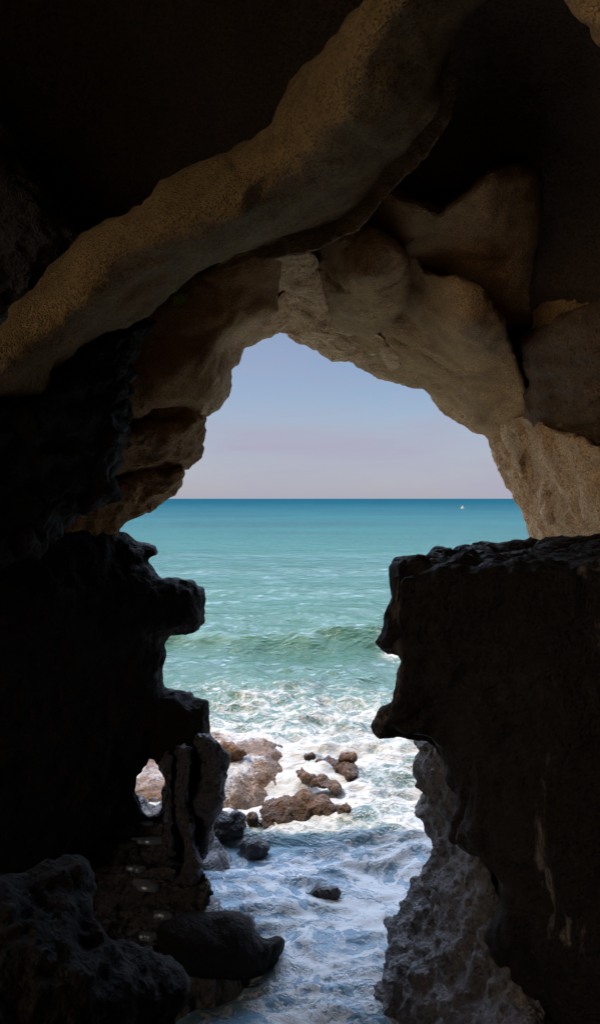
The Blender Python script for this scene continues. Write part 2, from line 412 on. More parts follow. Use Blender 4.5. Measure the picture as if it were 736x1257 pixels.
rock('hanging_bulge', [(60, 560), (110, 510), (150, 515), (185, 510), (235, 504), (254, 512), (251, 525), (253, 552), (245, 565), (229, 577), (205, 584), (180, 590), (140, 600), (60, 620)],
     [(200, 540, 8.9), (245, 540, 9.2), (150, 560, 8.7)], M_DRY, thick=.8, rf=.25, rb=.35, bulge=.2, bw=.2, flare=.2, h=.03, disp=DRYD+[('ridge', .3, .03)], parent=arch)
rock('hanging_bulge', [(40, 640), (60, 580), (130, 585), (170, 570), (227, 571), (226, 594), (216, 607), (200, 620), (175, 635), (155, 647), (149, 656), (130, 720), (40, 720)],
     [(180, 600, 9.0), (220, 590, 9.2), (140, 650, 8.9)], M_DRY, thick=.9, rf=.22, rb=.35, bulge=.15, bw=.2, flare=.2, h=.03, disp=DRYD+[('ridge', .3, .04)], parent=arch)

# ---- right half of the arch: scalloped vault
vault = empty('rock_vault', (1.8, 9.0, 7.0), 'brown scalloped vault of rounded bulges on the right side of the arch', 'rock vault')
def vb(poly, depth, rf, thick=1.8, disp=None, mat=None, ymax_=None):
    rock('vault_bulge', poly, depth, mat or M_DRY, thick=thick, rf=rf*.6, rb=.5, flare=.03, h=.034, ymax_=ymax_, disp=disp or DRYD, parent=vault)
vb([(395, 300), (430, 262), (470, 226), (490, 236), (520, 246), (540, 254), (556, 240), (580, 224), (604, 205), (640, 198), (661, 210), (664, 300), (657, 400), (600, 425), (500, 405), (430, 330)],
   [(450, 275, 8.8), (600, 215, 7.1), (655, 300, 8.6), (600, 290, 8.1), (540, 290, 8.5), (600, 400, 10.0), (500, 350, 9.8), (650, 400, 9.9), (500, 258, 8.0), (650, 220, 7.7)], .35)
vb([(430, 330), (470, 283), (505, 300), (524, 330), (540, 335), (562, 334), (592, 354), (614, 385), (631, 420), (642, 455), (650, 490), (664, 535), (640, 548), (603, 552), (598, 533), (580, 522), (560, 504), (532, 489), (518, 478), (490, 472), (463, 461), (440, 445), (418, 420)],
   [(475, 300, 9.4), (548, 345, 8.5), (600, 375, 8.5), (634, 435, 9.6), (575, 400, 8.6), (500, 390, 10.0), (520, 440, 10.7), (585, 465, 10.3), (490, 470, 11.9), (545, 490, 11.9), (598, 530, 11.9), (640, 505, 10.9), (655, 540, 11.4), (450, 405, 10.8), (430, 430, 11.7), (515, 350, 9.4)], .18, thick=2.6, ymax_=12.7)
vb([(364, 306), (385, 298), (410, 287), (452, 281), (482, 294), (500, 317), (504, 345), (501, 376), (484, 402), (455, 416), (425, 409), (405, 397), (402, 370), (394, 335), (378, 316)],
   [(450, 292, 8.0), (496, 330, 8.6), (395, 315, 9.2), (450, 340, 8.1), (425, 404, 10.2), (484, 395, 9.9), (406, 370, 9.5), (470, 320, 8.1), (430, 360, 8.6)], .18)
rock('vault_core', [(380, 250), (500, 240), (600, 330), (660, 400), (760, 440), (900, 460), (900, 620), (736, 560), (655, 530), (600, 490), (500, 440), (400, 380)],
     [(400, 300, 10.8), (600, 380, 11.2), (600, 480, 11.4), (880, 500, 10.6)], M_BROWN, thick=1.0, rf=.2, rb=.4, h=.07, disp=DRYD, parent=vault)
rock('arch_lip', [(300, 385), (310, 320), (345, 300), (385, 310), (440, 390), (490, 430), (500, 474), (490, 472), (463, 461), (430, 447), (398, 435), (368, 425), (352, 412), (343, 407)],
     [(350, 402, 12.0), (310, 340, 9.8), (375, 345, 9.9), (400, 432, 12.1), (430, 444, 12.0), (490, 468, 12.1), (480, 430, 11.0), (430, 390, 10.6), (390, 390, 11.0)], M_PALE, thick=2.6, rf=0.05, rb=.6, flare=.0, h=0.035, ymax_=12.7, disp=[('fbm', .7, .08), ('strata', .34, .03), ('ridge', .4, .03), ('cell', .26, .03), ('fbm', .12, .012), ('crack', .9, .04)], parent=vault)
rock('far_lip', [(520, 470), (560, 470), (620, 500), (625, 545), (600, 537), (580, 528), (560, 517), (540, 507), (530, 489)],
     [(535, 490, 12.6), (600, 535, 12.6), (560, 480, 12.0), (610, 505, 11.9)], M_PALE, thick=1.6, rf=0.05, rb=.3, flare=.0, h=.035, ymax_=13.1, disp=[('fbm', .5, .05), ('ridge', .3, .03), ('fbm', .14, .02)], parent=vault)
rock('roof_flap', [(690, -60), (690, 0), (712, 22), (736, 50), (800, 90), (860, -60)],
     [(720, 0, 4.2), (760, 40, 4.3), (760, -40, 4.0)], M_DRY, thick=.6, rf=.25, rb=.3, h=.035, disp=DRYD, parent=vault)

# ---- right wall above the ledge
o = rock('shadowed_rock', [(655, 205), (690, 192), (860, 190), (860, 420), (640, 415), (662, 330)],
     [(670, 250, 8.9), (760, 250, 8.3), (700, 390, 9.2), (850, 300, 8.0)], M_DRY, thick=1.2, rf=.35, h=.045, disp=DRYD)
tag(o, 'smooth shadowed lobe at the right edge under the black roof recess', 'rock lobe')
o = rock('layered_ledge', [(622, 408), (650, 398), (690, 382), (736, 362), (870, 330), (870, 640), (736, 570), (690, 550), (655, 528), (640, 500), (645, 470)],
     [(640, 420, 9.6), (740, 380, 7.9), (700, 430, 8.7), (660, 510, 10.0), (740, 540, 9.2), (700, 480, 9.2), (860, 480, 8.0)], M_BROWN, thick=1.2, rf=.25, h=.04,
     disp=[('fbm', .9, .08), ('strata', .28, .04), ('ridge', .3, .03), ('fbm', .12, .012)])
tag(o, 'rough dark brown ledge of layered rock on the right wall below the shadowed lobe', 'rock ledge')
def foot_ops(f, X, Y, Z):
    for p in ((640, 560, 11.2, .12, .3, .55, .35), (690, 570, 10.0, .16, .3, .7, .55), (665, 605, 11.0, .10, .3, .5, .2)):
        c = W(*p[:3]); f = sunion(f, ellip(X, Y, Z, c, p[3:6], p[6]), .1)
    c = W(657, 585, 10.7); f = np.maximum(f, -ellip(X, Y, Z, c, (.10, .5, .42), .25))
    c = W(628, 555, 11.1); f = np.maximum(f, -ellip(X, Y, Z, c, (.07, .4, .35), .3))
    return f
o = rock('arch_foot', [(597, 528), (620, 508), (655, 515), (700, 535), (736, 552), (870, 600), (870, 720), (736, 690), (655, 665), (649, 648), (641, 630), (629, 612), (618, 595), (610, 577), (603, 552)],
     [(602, 540, 12.1), (615, 590, 12.1), (648, 645, 12.2), (640, 540, 10.9), (660, 600, 11.2), (690, 560, 9.7), (700, 640, 10.3), (736, 600, 9.0), (736, 650, 9.5), (860, 640, 7.8)], M_PALE, thick=2.8, rf=0.06, rb=.5, flare=.0, h=.035,
     ymax_=13.0, disp=[('fbm', .7, .09), ('ridge', .6, .06, (1, 1, .55)), ('cell', .3, .035), ('fbm', .11, .012), ('crack', .8, .05)], ops=foot_ops)
tag(o, 'sunlit pale brown foot of the arch rising from the dark ledge on the right', 'rock foot')

# ---- the face-shaped rock on the right
face = [(478, 702), (476, 722), (474, 750), (468, 772), (461, 790), (468, 799), (482, 804), (486, 812), (482, 827), (484, 837), (477, 857), (468, 872), (460, 883), (454, 890), (457, 898), (480, 907), (500, 915), (514, 921), (538, 945), (556, 990), (552, 1035), (588, 1058), (620, 1084), (602, 1118), (586, 1152), (594, 1200), (610, 1262), (600, 1330), (980, 1330), (980, 680), (736, 686), (640, 688), (560, 692), (520, 694), (490, 697)]
def face_ops(f, X, Y, Z):
    return f
def prof_ops(f, X, Y, Z):
    zt = EYE-.64+.05*np.sin(X*2.1)+.16*np.clip((X-1.9)/.6, 0, 1)*np.clip((Y-8.5)/1.5, 0, 1)
    left = .93+.62*np.clip(Y-7.3, 0, None)-X
    top = rint(rint(Z-zt, left, .15), np.maximum(6.9-Y, Y-12.0), .1)
    top = rint(top, (EYE-1.5)-Z, .2)
    return np.minimum(f, top)
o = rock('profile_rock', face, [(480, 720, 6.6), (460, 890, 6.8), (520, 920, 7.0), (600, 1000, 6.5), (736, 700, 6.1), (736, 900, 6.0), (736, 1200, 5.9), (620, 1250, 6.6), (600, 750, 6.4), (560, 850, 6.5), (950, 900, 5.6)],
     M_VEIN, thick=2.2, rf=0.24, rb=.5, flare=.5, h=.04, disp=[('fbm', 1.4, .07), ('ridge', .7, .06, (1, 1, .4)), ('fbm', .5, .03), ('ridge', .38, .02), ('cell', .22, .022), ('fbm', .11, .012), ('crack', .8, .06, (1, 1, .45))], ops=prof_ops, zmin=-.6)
tag(o, 'tall black flat-topped rock on the right with a face-like profile over the water', 'rock')
o = rock('rock_buttress', [(512, 905), (513, 940), (515, 965), (519, 1000), (523, 1032), (518, 1050), (505, 1072), (500, 1092), (488, 1115), (474, 1129), (471, 1160), (465, 1195), (450, 1215), (456, 1230), (466, 1245), (475, 1270), (480, 1340), (680, 1340), (660, 1000), (620, 900)],
     [(515, 930, 8.6), (520, 1020, 9.0), (500, 1090, 8.9), (474, 1140, 8.7), (455, 1215, 8.2), (475, 1300, 7.8), (545, 950, 8.0), (570, 960, 7.9), (640, 960, 8.3), (580, 1050, 7.2), (650, 1060, 7.6), (590, 1150, 6.9), (590, 1250, 6.5), (530, 1200, 7.4), (540, 1100, 7.9), (650, 1150, 6.8)],
     M_LIME, thick=1.6, rf=.12, rb=.4, flare=.3, h=.03, disp=[('ridge', .55, .10, (1, 1, .45)), ('fbm', .7, .10), ('ridge', .35, .06), ('cell', .2, .06), ('fbm', .1, .022)], zmin=-.6)
tag(o, 'grey pitted rock buttress rising from the water under the face-like rock', 'rock buttress')

# ---- left wall with the hooked outline and the small window
lw = [(-170, 560), (60, 600), (140, 640), (148, 655), (162, 660), (175, 665), (192, 669), (196, 676), (194, 682), (185, 686), (182, 692), (190, 700), (197, 707), (220, 707), (240, 712), (250, 720), (255, 740), (250, 762), (242, 771), (225, 779), (210, 781), (203, 790), (207, 800), (204, 815), (201, 827), (203, 842), (220, 845), (234, 850), (236, 857), (255, 858), (259, 875), (259, 900), (261, 911), (272, 917), (279, 929), (277, 950), (272, 982), (267, 1000), (259, 1027), (249, 1050), (245, 1072), (200, 1066), (197, 1010), (150, 1008), (120, 1040), (60, 1090), (-170, 1140)]
hole = [(186, 933), (192, 944), (197, 955), (198, 975), (196, 986), (192, 996), (184, 999), (175, 993), (170, 975), (171, 957), (178, 945)]
def lw_ops(f, X, Y, Z):
    for (xa, ya, xb, yb, y, r) in ((239, 930, 234, 1030, 8.7, .05), (205, 845, 210, 885, 8.85, .05), (210, 885, 255, 882, 8.85, .03)):
        f = np.maximum(f, -capsule(X, Y, Z, W(xa, ya, y), W(xb, yb, y), r, r))
    return f
lwall = empty('rock_wall', (-2.2, 9.0, 0.), 'black left wall with hooked ragged edge, stepped ledges and a small oval window', 'rock wall')
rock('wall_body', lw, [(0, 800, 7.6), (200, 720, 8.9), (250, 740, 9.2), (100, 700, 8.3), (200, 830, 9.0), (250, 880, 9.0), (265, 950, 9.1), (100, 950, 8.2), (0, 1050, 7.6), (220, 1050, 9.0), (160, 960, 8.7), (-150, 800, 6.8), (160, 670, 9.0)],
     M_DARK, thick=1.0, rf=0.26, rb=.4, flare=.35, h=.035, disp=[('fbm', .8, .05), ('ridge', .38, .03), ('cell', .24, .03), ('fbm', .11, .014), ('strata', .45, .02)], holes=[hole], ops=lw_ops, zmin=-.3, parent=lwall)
for poly, dep in (
    ([(236, 905), (250, 900), (268, 912), (274, 920), (280, 930), (277, 952), (272, 983), (266, 1002), (258, 1028), (249, 1052), (242, 1050), (246, 1010), (240, 980), (243, 940)], [(262, 930, 8.75), (258, 1000, 8.85), (248, 1045, 8.9)]),
    ([(214, 915), (226, 908), (238, 916), (236, 950), (232, 990), (240, 1030), (246, 1062), (240, 1085), (222, 1080), (226, 1040), (216, 1000), (212, 950)], [(226, 930, 8.6), (226, 1000, 8.65), (236, 1070, 8.6)]),
    ([(196, 925), (206, 915), (214, 930), (212, 980), (216, 1040), (214, 1075), (202, 1070), (198, 1010), (201, 960)], [(206, 930, 8.7), (206, 1000, 8.75), (208, 1060, 8.7)])):
    rock('rock_column', poly, dep, M_WET, thick=.5, rf=.10, rb=.2, bulge=.05, bw=.1, flare=.3, h=.022, disp=[('fbm', .5, .09), ('ridge', .28, .05), ('cell', .16, .03), ('fbm', .07, .012)], parent=lwall)
# ---- nearer overhang with broken rim on the left
o = rock('rock_overhang', [(196, 392), (180, 415), (165, 445), (157, 490), (165, 530), (158, 560), (147, 580), (150, 610), (135, 625), (112, 640), (100, 645), (60, 665), (48, 688), (35, 692), (0, 702), (-170, 740), (-170, 470), (0, 475), (50, 470), (62, 450), (100, 420), (135, 398)],
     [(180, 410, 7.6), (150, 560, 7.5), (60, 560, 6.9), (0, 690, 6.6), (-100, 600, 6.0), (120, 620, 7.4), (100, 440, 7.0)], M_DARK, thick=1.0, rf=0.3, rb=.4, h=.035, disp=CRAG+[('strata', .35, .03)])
tag(o, 'dark broken overhang with a jagged rim jutting below the left end of the rib', 'rock overhang')

# ---- boulders in the cave
BOULD = [('fbm', .7, .08), ('ridge', .35, .04), ('cell', .2, .035), ('fbm', .09, .014)]
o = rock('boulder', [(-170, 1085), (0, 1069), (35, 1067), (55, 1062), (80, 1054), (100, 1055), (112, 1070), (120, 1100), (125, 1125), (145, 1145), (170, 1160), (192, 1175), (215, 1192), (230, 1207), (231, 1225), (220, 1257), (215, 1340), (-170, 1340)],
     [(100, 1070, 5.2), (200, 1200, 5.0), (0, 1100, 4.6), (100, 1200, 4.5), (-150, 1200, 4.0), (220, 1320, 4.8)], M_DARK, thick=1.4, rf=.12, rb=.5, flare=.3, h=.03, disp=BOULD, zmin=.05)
tag(o, 'big jagged black boulder nearest the viewer at the lower left', 'boulder')
o = rock('boulder', [(190, 1140), (200, 1130), (222, 1121), (250, 1119), (282, 1117), (305, 1124), (317, 1142), (325, 1150), (340, 1147), (349, 1152), (350, 1162), (341, 1180), (322, 1197), (295, 1204), (250, 1203), (225, 1198), (195, 1180)],
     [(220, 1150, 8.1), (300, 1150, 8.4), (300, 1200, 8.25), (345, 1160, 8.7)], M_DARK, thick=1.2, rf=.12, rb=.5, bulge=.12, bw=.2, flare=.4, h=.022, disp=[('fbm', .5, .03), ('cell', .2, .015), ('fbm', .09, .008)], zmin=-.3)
tag(o, 'smooth black boulder with a blunt nose lying over the wet shelf at the water edge', 'boulder')

# ------------------------------------------------------------------ wet shelf (floor of the cave)
def shore(y):   # right-hand limit of the shelf
    return np.interp(y, [3, 7.5, 8.4, 9.0, 9.6, 10.4, 11.2, 12.2, 13], [-2.2, -1.5, -.35, -.45, -.55, -.85, -1.0, -1.15, -1.6])
def floor():
    xs = np.arange(-7, .6, .035); ys = np.arange(2.5, 13.2, .035)
    X, Y = np.meshgrid(xs, ys, indexing='ij')
    p = np.stack([X.ravel(), Y.ravel(), 0*X.ravel()], 1)
    sd = (shore(p[:, 1])-p[:, 0])+.22*fbm(p*1.3, 3)
    w1, w2 = worley(p/np.array([.55, .38, 1])+.25*fbm(p*2, 2)[:, None])
    base = .22+.10*np.clip(sd, 0, 3)+.16*fbm(p*1.1, 3)
    terr = np.floor(base/.13)*.13+.13*np.clip(((base/.13) % 1-.7)/.3, 0, 1)
    z = terr+.16*(.5-w1)-.07*np.exp(-((w2-w1)/.08)**2)+.05*ridge(p*3, 2)+.025*fbm(p*8, 3)
    z = np.where(sd < .35, z-(.35-sd)*1.3, z)
    z = np.maximum(z, -.4)
    V = np.c_[p[:, :2], z]
    nx, ny = X.shape
    I = np.arange(nx*ny).reshape(nx, ny)
    Q = np.stack([I[:-1, :-1], I[1:, :-1], I[1:, 1:], I[:-1, 1:]], -1).reshape(-1, 4)
    wash = np.clip(1-np.abs(sd-.1)/.5, 0, 1)*np.clip((p[:, 1]-8.4)/.6, 0, 1)*.48+.10
    o = make_obj('rock_floor', V, Q, M_SHELF, origin=np.array([-3, 8, 0.]), attrs={'wash': wash})
    tag(o, 'wet black rock shelf stepping down into the water below the left wall', 'rock floor', kind='structure')
    return X, Y, z.reshape(X.shape)
floor()

ZT = np.array([1.85, 1.68, 1.49, 1.26, 1.12, .86, .68, .42, .2, 0])
YT = np.array([9.40, 9.28, 9.08, 8.95, 8.68, 8.58, 8.36, 8.22, 7.95, 7.8, 7.6])
def steps():
    def ops(f, X, Y, Z):
        q = np.stack([X.ravel()*1.6, Y.ravel()*.8, Z.ravel()*.5], 1)
        nz = fbm(q, 3).reshape(X.shape)
        k = np.searchsorted(-ZT, -(Z+.05*nz+.02*fbm(q*4, 2).reshape(X.shape)).ravel()).reshape(X.shape)
        yf = YT[np.clip(k, 0, len(YT)-1)]+.16*nz
        return np.maximum(f, (yf-Y)*.6)
    o = rock('rock_steps', [(105, 1030), (130, 1003), (160, 1000), (200, 1000), (216, 1050), (250, 1062), (262, 1085), (262, 1120), (240, 1150), (150, 1200), (60, 1180), (40, 1060)],
         [(180, 1000, 9.1), (180, 1180, 7.6), (120, 1100, 8.0), (250, 1100, 8.2)], M_SHELF, thick=1.6, rf=.1, rb=.3, flare=.2, h=.025, disp=[('fbm', .4, .06), ('ridge', .25, .03), ('fbm', .12, .02)], ops=ops, zmin=-.3)
    tag(o, 'stepped wet black rock climbing in small ledges to the oval window', 'rock steps')
    m, nt, b = newmat('puddle_water'); b.inputs['Base Color'].default_value = (.10, .115, .14, 1); b.inputs['Roughness'].default_value = .04
    for i, (px, k, rx, ry) in enumerate(PUD):
        yy = YT[k+1]+.11; zp = ZT[k]+.018; xx = (px-CX)/FOC*yy
        a = np.linspace(0, 2*np.pi, 25)[:-1]
        rr = 1.25+.8*gnoise(np.stack([np.cos(a)*1.5+i*5, np.sin(a)*1.5, 0*a], 1))
        v0 = np.stack([xx+rx*rr*np.cos(a), yy+ry*rr*np.sin(a), 0*a+zp], 1); v1 = v0.copy(); v1[:, 2] -= .06
        Vp = np.concatenate([v0, v1, [[xx, yy, zp+.002]]]); n = 24
        Qp = [((j+1) % n, j, n+j, n+(j+1) % n) for j in range(n)]+[(2*n, 2*j, 2*j+1, (2*j+2) % n) for j in range(n//2)]
        tag(make_obj('puddle', Vp, np.array(Qp), m), PLAB[i], 'puddle', 'puddles lying on the wet rock steps')
PUD = [(182, 1, .11, .06), (189, 2, .19, .07), (168, 3, .10, .05), (184, 4, .16, .10), (200, 5, .10, .06), (182, 6, .09, .06)]
PLAB = ['topmost puddle right below the oval window in the left wall', 'wide puddle second below the oval window in the left wall', 'thin puddle on the third rock step below the oval window',
        'bright puddle on the fourth rock step below the oval window', 'small puddle on the fifth rock step below the oval window', 'lowest and smallest puddle, near the upper left of the smooth boulder']
steps()
# ------------------------------------------------------------------ rocks in the surf
SROCK = [('fbm', .6, .08), ('ridge', .3, .05), ('cell', .24, .10), ('fbm', .08, .025)]
def searock(poly, y, label, mat=None, thick=.8, bulge=.15, h=.03, disp=SROCK, name='sea_rock', tilt=0, rf=.12):
    P = np.array(poly, float); c = P.mean(0)
    # the lower an outline point, the nearer it stands to us
    d = [(c[0], P[:, 1].max(), y), (c[0]-40, P[:, 1].min(), y+tilt), (c[0]+40, P[:, 1].min(), y+tilt)]
    o = rock(name, poly, d, mat or M_SEAR, thick=thick, rf=rf, rb=.3, bulge=bulge, bw=.2, flare=.5, h=h, disp=disp, zmin=-.35)
    return tag(o, label, 'rock', 'rocks washed by the surf')
def wl(py): return EYE*FOC/(py-CY)
searock([(316, 1012), (318, 1000), (322, 988), (345, 976), (372, 971), (400, 976), (414, 986), (419, 996), (405, 1006), (385, 1008), (362, 1018), (335, 1021)], wl(1018)+.1, 'largest sunlit brown rock in the surf, just beyond the shade line', tilt=.7, thick=.9)
searock([(416, 998), (419, 987), (426, 983), (432, 990), (433, 1000), (426, 1006), (418, 1004)], wl(1008), 'small round brown rock touching the right end of the largest surf rock', h=.02, thick=.4, bulge=.08)
searock([(360, 950), (361, 943), (370, 939), (378, 944), (386, 954), (408, 960), (420, 966), (421, 975), (404, 973), (382, 963), (366, 957)], wl(984), 'long low brown rock slanting behind the largest surf rock', tilt=1.0, thick=.6)
searock([(386, 941), (390, 933), (404, 929), (420, 934), (434, 930), (437, 942), (441, 954), (430, 958), (414, 948), (396, 946)], wl(966), 'flat brown rock half covered by foam, farthest right of the surf rocks', tilt=1.5, thick=.8)
searock([(371, 929), (374, 925), (384, 925), (385, 930), (378, 932)], wl(938), 'tiny brown rock tip in the foam behind the other surf rocks', h=.025, thick=.5, bulge=.05)
searock([(418, 932), (424, 927), (436, 928), (438, 935), (428, 938)], wl(944), 'small brown rock tip behind the foam-covered flat rock', h=.025, thick=.5, bulge=.05)
searock([(258, 1030), (262, 1002), (272, 996), (290, 996), (299, 1002), (300, 1014), (292, 1028), (275, 1034)], wl(1030), 'dark wet block beside the foot of the left pillar, below the ledge', mat=M_WET, tilt=.2, thick=.7)
searock([(299, 1006), (302, 999), (312, 998), (320, 1004), (317, 1011), (305, 1012)], wl(1011), 'small brown rock between the dark block and the largest surf rock', h=.02, thick=.4, bulge=.08)
searock([(326, 986), (334, 979), (348, 984), (345, 990), (332, 991)], wl(996), 'small dark wet rock in white water left above the largest surf rock', mat=M_WET, h=.02, thick=.4, bulge=.08)
searock([(362, 1103), (376, 1097), (395, 1092), (412, 1088), (416, 1095), (408, 1118), (384, 1122), (366, 1120)], wl(1100), 'low dark rock awash in the shaded foam in mid channel', mat=M_WET, h=.02, thick=.5, bulge=.0, rf=.05)
searock([(252, 925), (256, 912), (275, 908), (292, 914), (302, 924), (296, 934), (270, 936)], wl(950), 'brown rock showing behind the left pillar at the far end of the ledge', thick=1.0)
searock([(318, 1030), (304, 1027), (297, 1036), (298, 1058), (324, 1058), (328, 1040)], wl(1044), 'low foam-washed stone at the edge of the shelf below the dark block', mat=M_WET, h=.02, thick=.4, bulge=.05)
# the flat ledge the water pours over
led = empty('surf_ledge', (-.9, 14.6, 0.), 'flat rock ledge behind the left pillar with white water pouring over its edge', 'rock ledge')
def ledge():
    xs = np.arange(-4.2, .3, .03); ys = np.arange(12.6, 17.6, .03)
    X, Y = np.meshgrid(xs, ys, indexing='ij')
    p = np.stack([X.ravel(), Y.ravel(), 0*X.ravel()], 1)
    # outline on the water plane
    poly = np.array([(-4.2, 12.9), (-1.55, 13.05), (-1.15, 13.3), (-.85, 13.8), (-.45, 14.3), (-.20, 15.0), (-.1, 15.7), (-.35, 16.6), (-1.2, 17.3), (-4.2, 17.4)])
    sd = -poly_sdf(poly, p[:, 0], p[:, 1])+.24*fbm(p*1.5, 4)
    top = .28+.06*fbm(p*1.1, 3)+.05*ridge(p*2.5, 2)+.06*gnoise(p*.6)
    prof = np.clip(sd/.75, 0, 1)
    z = -.3+(top+.3)*(1-(1-prof)**2.2)
    w1, w2 = worley(p*2.8)
    z += .05*(.5-w1)*np.clip(sd*3, 0, 1)+.02*fbm(p*8, 2)
    z = np.where(sd <= 0, -.35, z)
    V = np.c_[p[:, :2], z]
    nx, ny = X.shape; I = np.arange(nx*ny).reshape(nx, ny)
    Q = np.stack([I[:-1, :-1], I[1:, :-1], I[1:, 1:], I[:-1, 1:]], -1).reshape(-1, 4)
    keep = (V[Q][:, :, 2] > -.34).any(1); Q = Q[keep]
    wash = .42+.18*np.clip((sd-.3)/.4, 0, 1)+.28*fbm(p*.8+3, 3)
    make_obj('ledge_top', V, Q, M_LEDGE, led, attrs={'wash': wash})
# ------------------------------------------------------------------ sea
def foam_mat():
    m, nt, b = newmat('white_foam')
    b.inputs['Base Color'].default_value = (.78, .80, .80, 1); b.inputs['Roughness'].default_value = .6
    return m
M_FOAM = foam_mat()
ledge()
def sea_mat():
    m, nt, b = newmat('sea_water')
    tc = nt.nodes.new('ShaderNodeTexCoord'); v = tc.outputs['Object']
    fo = N_(nt, 'ShaderNodeAttribute', attribute_name='foam').outputs['Fac']
    dp = N_(nt, 'ShaderNodeAttribute', attribute_name='deep').outputs['Fac']
    col = ramp(nt, dp, [(0, (.05, .10, .12)), (.14, (.04, .11, .08)), (.26, (.020, .092, .060)), (.45, (.010, .094, .084)), (.7, (.006, .082, .105)), (1, (.003, .06, .096))])
    # lace: warped thin cell walls + torn noise
    wn = N_(nt, 'ShaderNodeTexNoise', Scale=.9, Detail=5, Roughness=.6); nt.links.new(v, wn.inputs['Vector'])
    sub = N_(nt, 'ShaderNodeVectorMath', operation='SUBTRACT'); nt.links.new(wn.outputs['Color'], sub.inputs[0]); sub.inputs[1].default_value = (.5, .5, .5)
    sc = N_(nt, 'ShaderNodeVectorMath', operation='SCALE'); sc.inputs['Scale'].default_value = 1.7; nt.links.new(sub.outputs[0], sc.inputs[0])
    ad = N_(nt, 'ShaderNodeVectorMath', operation='ADD'); nt.links.new(v, ad.inputs[0]); nt.links.new(sc.outputs[0], ad.inputs[1])
    mp = N_(nt, 'ShaderNodeMapping'); mp.inputs['Scale'].default_value = (.85, 1.25, 1); nt.links.new(ad.outputs[0], mp.inputs[0])
    wv = mp.outputs[0]
    e1 = voro(nt, wv, 1.5, 'DISTANCE_TO_EDGE'); e2 = voro(nt, wv, 4.2, 'DISTANCE_TO_EDGE')
    r1 = noise(nt, wv, 1.1, 9, .66, .5); r2 = noise(nt, wv, 5.0, 6, .7)
    lace = mth(nt, 'MAXIMUM', ramp(nt, e1, [(0, (1, 1, 1)), (.16, (0, 0, 0))]), mth(nt, 'MULTIPLY', ramp(nt, e2, [(0, (1, 1, 1)), (.14, (0, 0, 0))]), .7))
    pat = mth(nt, 'ADD', mth(nt, 'MULTIPLY', lace, .30), mth(nt, 'ADD', mth(nt, 'MULTIPLY', r1, .72), mth(nt, 'MULTIPLY', r2, .28)))
    # drawn-out foam lines of the channel in the cave
    ch = N_(nt, 'ShaderNodeAttribute', attribute_name='channel').outputs['Fac']
    mp3 = N_(nt, 'ShaderNodeMapping'); mp3.inputs['Scale'].default_value = (.55, 1.15, 1); mp3.inputs['Rotation'].default_value = (0, 0, .25); nt.links.new(ad.outputs[0], mp3.inputs[0])
    s1 = noise(nt, mp3.outputs[0], 1.25, 3, .5, 1.6); s2 = noise(nt, mp3.outputs[0], 2.9, 4, .55, 1.2)
    def lines(n, wd):
        return ramp(nt, mth(nt, 'ABSOLUTE', mth(nt, 'SUBTRACT', n, .5)), [(0, (1, 1, 1)), (wd, (0, 0, 0))])
    pat2 = mth(nt, 'ADD', mth(nt, 'ADD', mth(nt, 'MULTIPLY', lines(s1, .10), .45), mth(nt, 'MULTIPLY', lines(s2, .11), .30)), mth(nt, 'ADD', mth(nt, 'MULTIPLY', r1, .35), .18))
    pm = nt.nodes.new('ShaderNodeMix'); pm.data_type = 'FLOAT'; nt.links.new(ch, pm.inputs[0]); nt.links.new(pat, pm.inputs[2]); nt.links.new(pat2, pm.inputs[3])
    pat = mth(nt, 'ADD', pm.outputs[0], mth(nt, 'MULTIPLY', ch, .21))
    k = mth(nt, 'SUBTRACT', mth(nt, 'ADD', mth(nt, 'MULTIPLY', fo, .95), pat), 1.07)
    fac = mth(nt, 'MULTIPLY', k, 3.2, clamp=True)
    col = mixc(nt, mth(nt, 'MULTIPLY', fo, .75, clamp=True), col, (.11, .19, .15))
    col = mixc(nt, mth(nt, 'MULTIPLY', ch, .75), col, (.14, .235, .32))  # blue cast of the shaded water painted into the channel colour
    fac = mth(nt, 'MULTIPLY', fac, .96)
    col2 = mixc(nt, fac, col, (.50, .49, .48))
    nt.links.new(col2, b.inputs['Base Color'])
    ro = mth(nt, 'ADD', mth(nt, 'MULTIPLY', fac, .5), .10)
    nt.links.new(ro, b.inputs['Roughness'])
    mpw = N_(nt, 'ShaderNodeMapping'); mpw.inputs['Scale'].default_value = (.012, .035, 1); nt.links.new(v, mpw.inputs[0])
    wp = ramp(nt, noise(nt, mpw.outputs[0], 1.0, 6, .6, .5), [(.35, (.82, .84, .86)), (.65, (1.2, 1.18, 1.14))])
    nt.links.new(mixc(nt, 1.0, col2, wp, 'MULTIPLY'), b.inputs['Base Color'])
    b.inputs['IOR'].default_value = 1.333
    b.inputs['Specular IOR Level'].default_value = 0
    mp2 = N_(nt, 'ShaderNodeMapping'); mp2.inputs['Scale'].default_value = (.55, 1.0, 1); nt.links.new(v, mp2.inputs[0])
    w1 = noise(nt, mp2.outputs[0], .55, 7, .6, .4); w2 = noise(nt, mp2.outputs[0], 3.2, 6, .6, .3)
    h1 = mth(nt, 'ADD', mth(nt, 'MULTIPLY', w1, .55), mth(nt, 'MULTIPLY', w2, .10))
    h1 = mth(nt, 'ADD', h1, mth(nt, 'MULTIPLY', fac, .03))
    h1 = mth(nt, 'MULTIPLY', h1, mth(nt, 'SUBTRACT', 1, mth(nt, 'MULTIPLY', ch, .6)))
    bp = N_(nt, 'ShaderNodeBump', Strength=1.0, Distance=.8)
    nt.links.new(h1, bp.inputs['Height']); nt.links.new(bp.outputs[0], b.inputs['Normal'])
    gl = N_(nt, 'ShaderNodeBsdfGlossy', Roughness=.10); nt.links.new(bp.outputs[0], gl.inputs['Normal'])
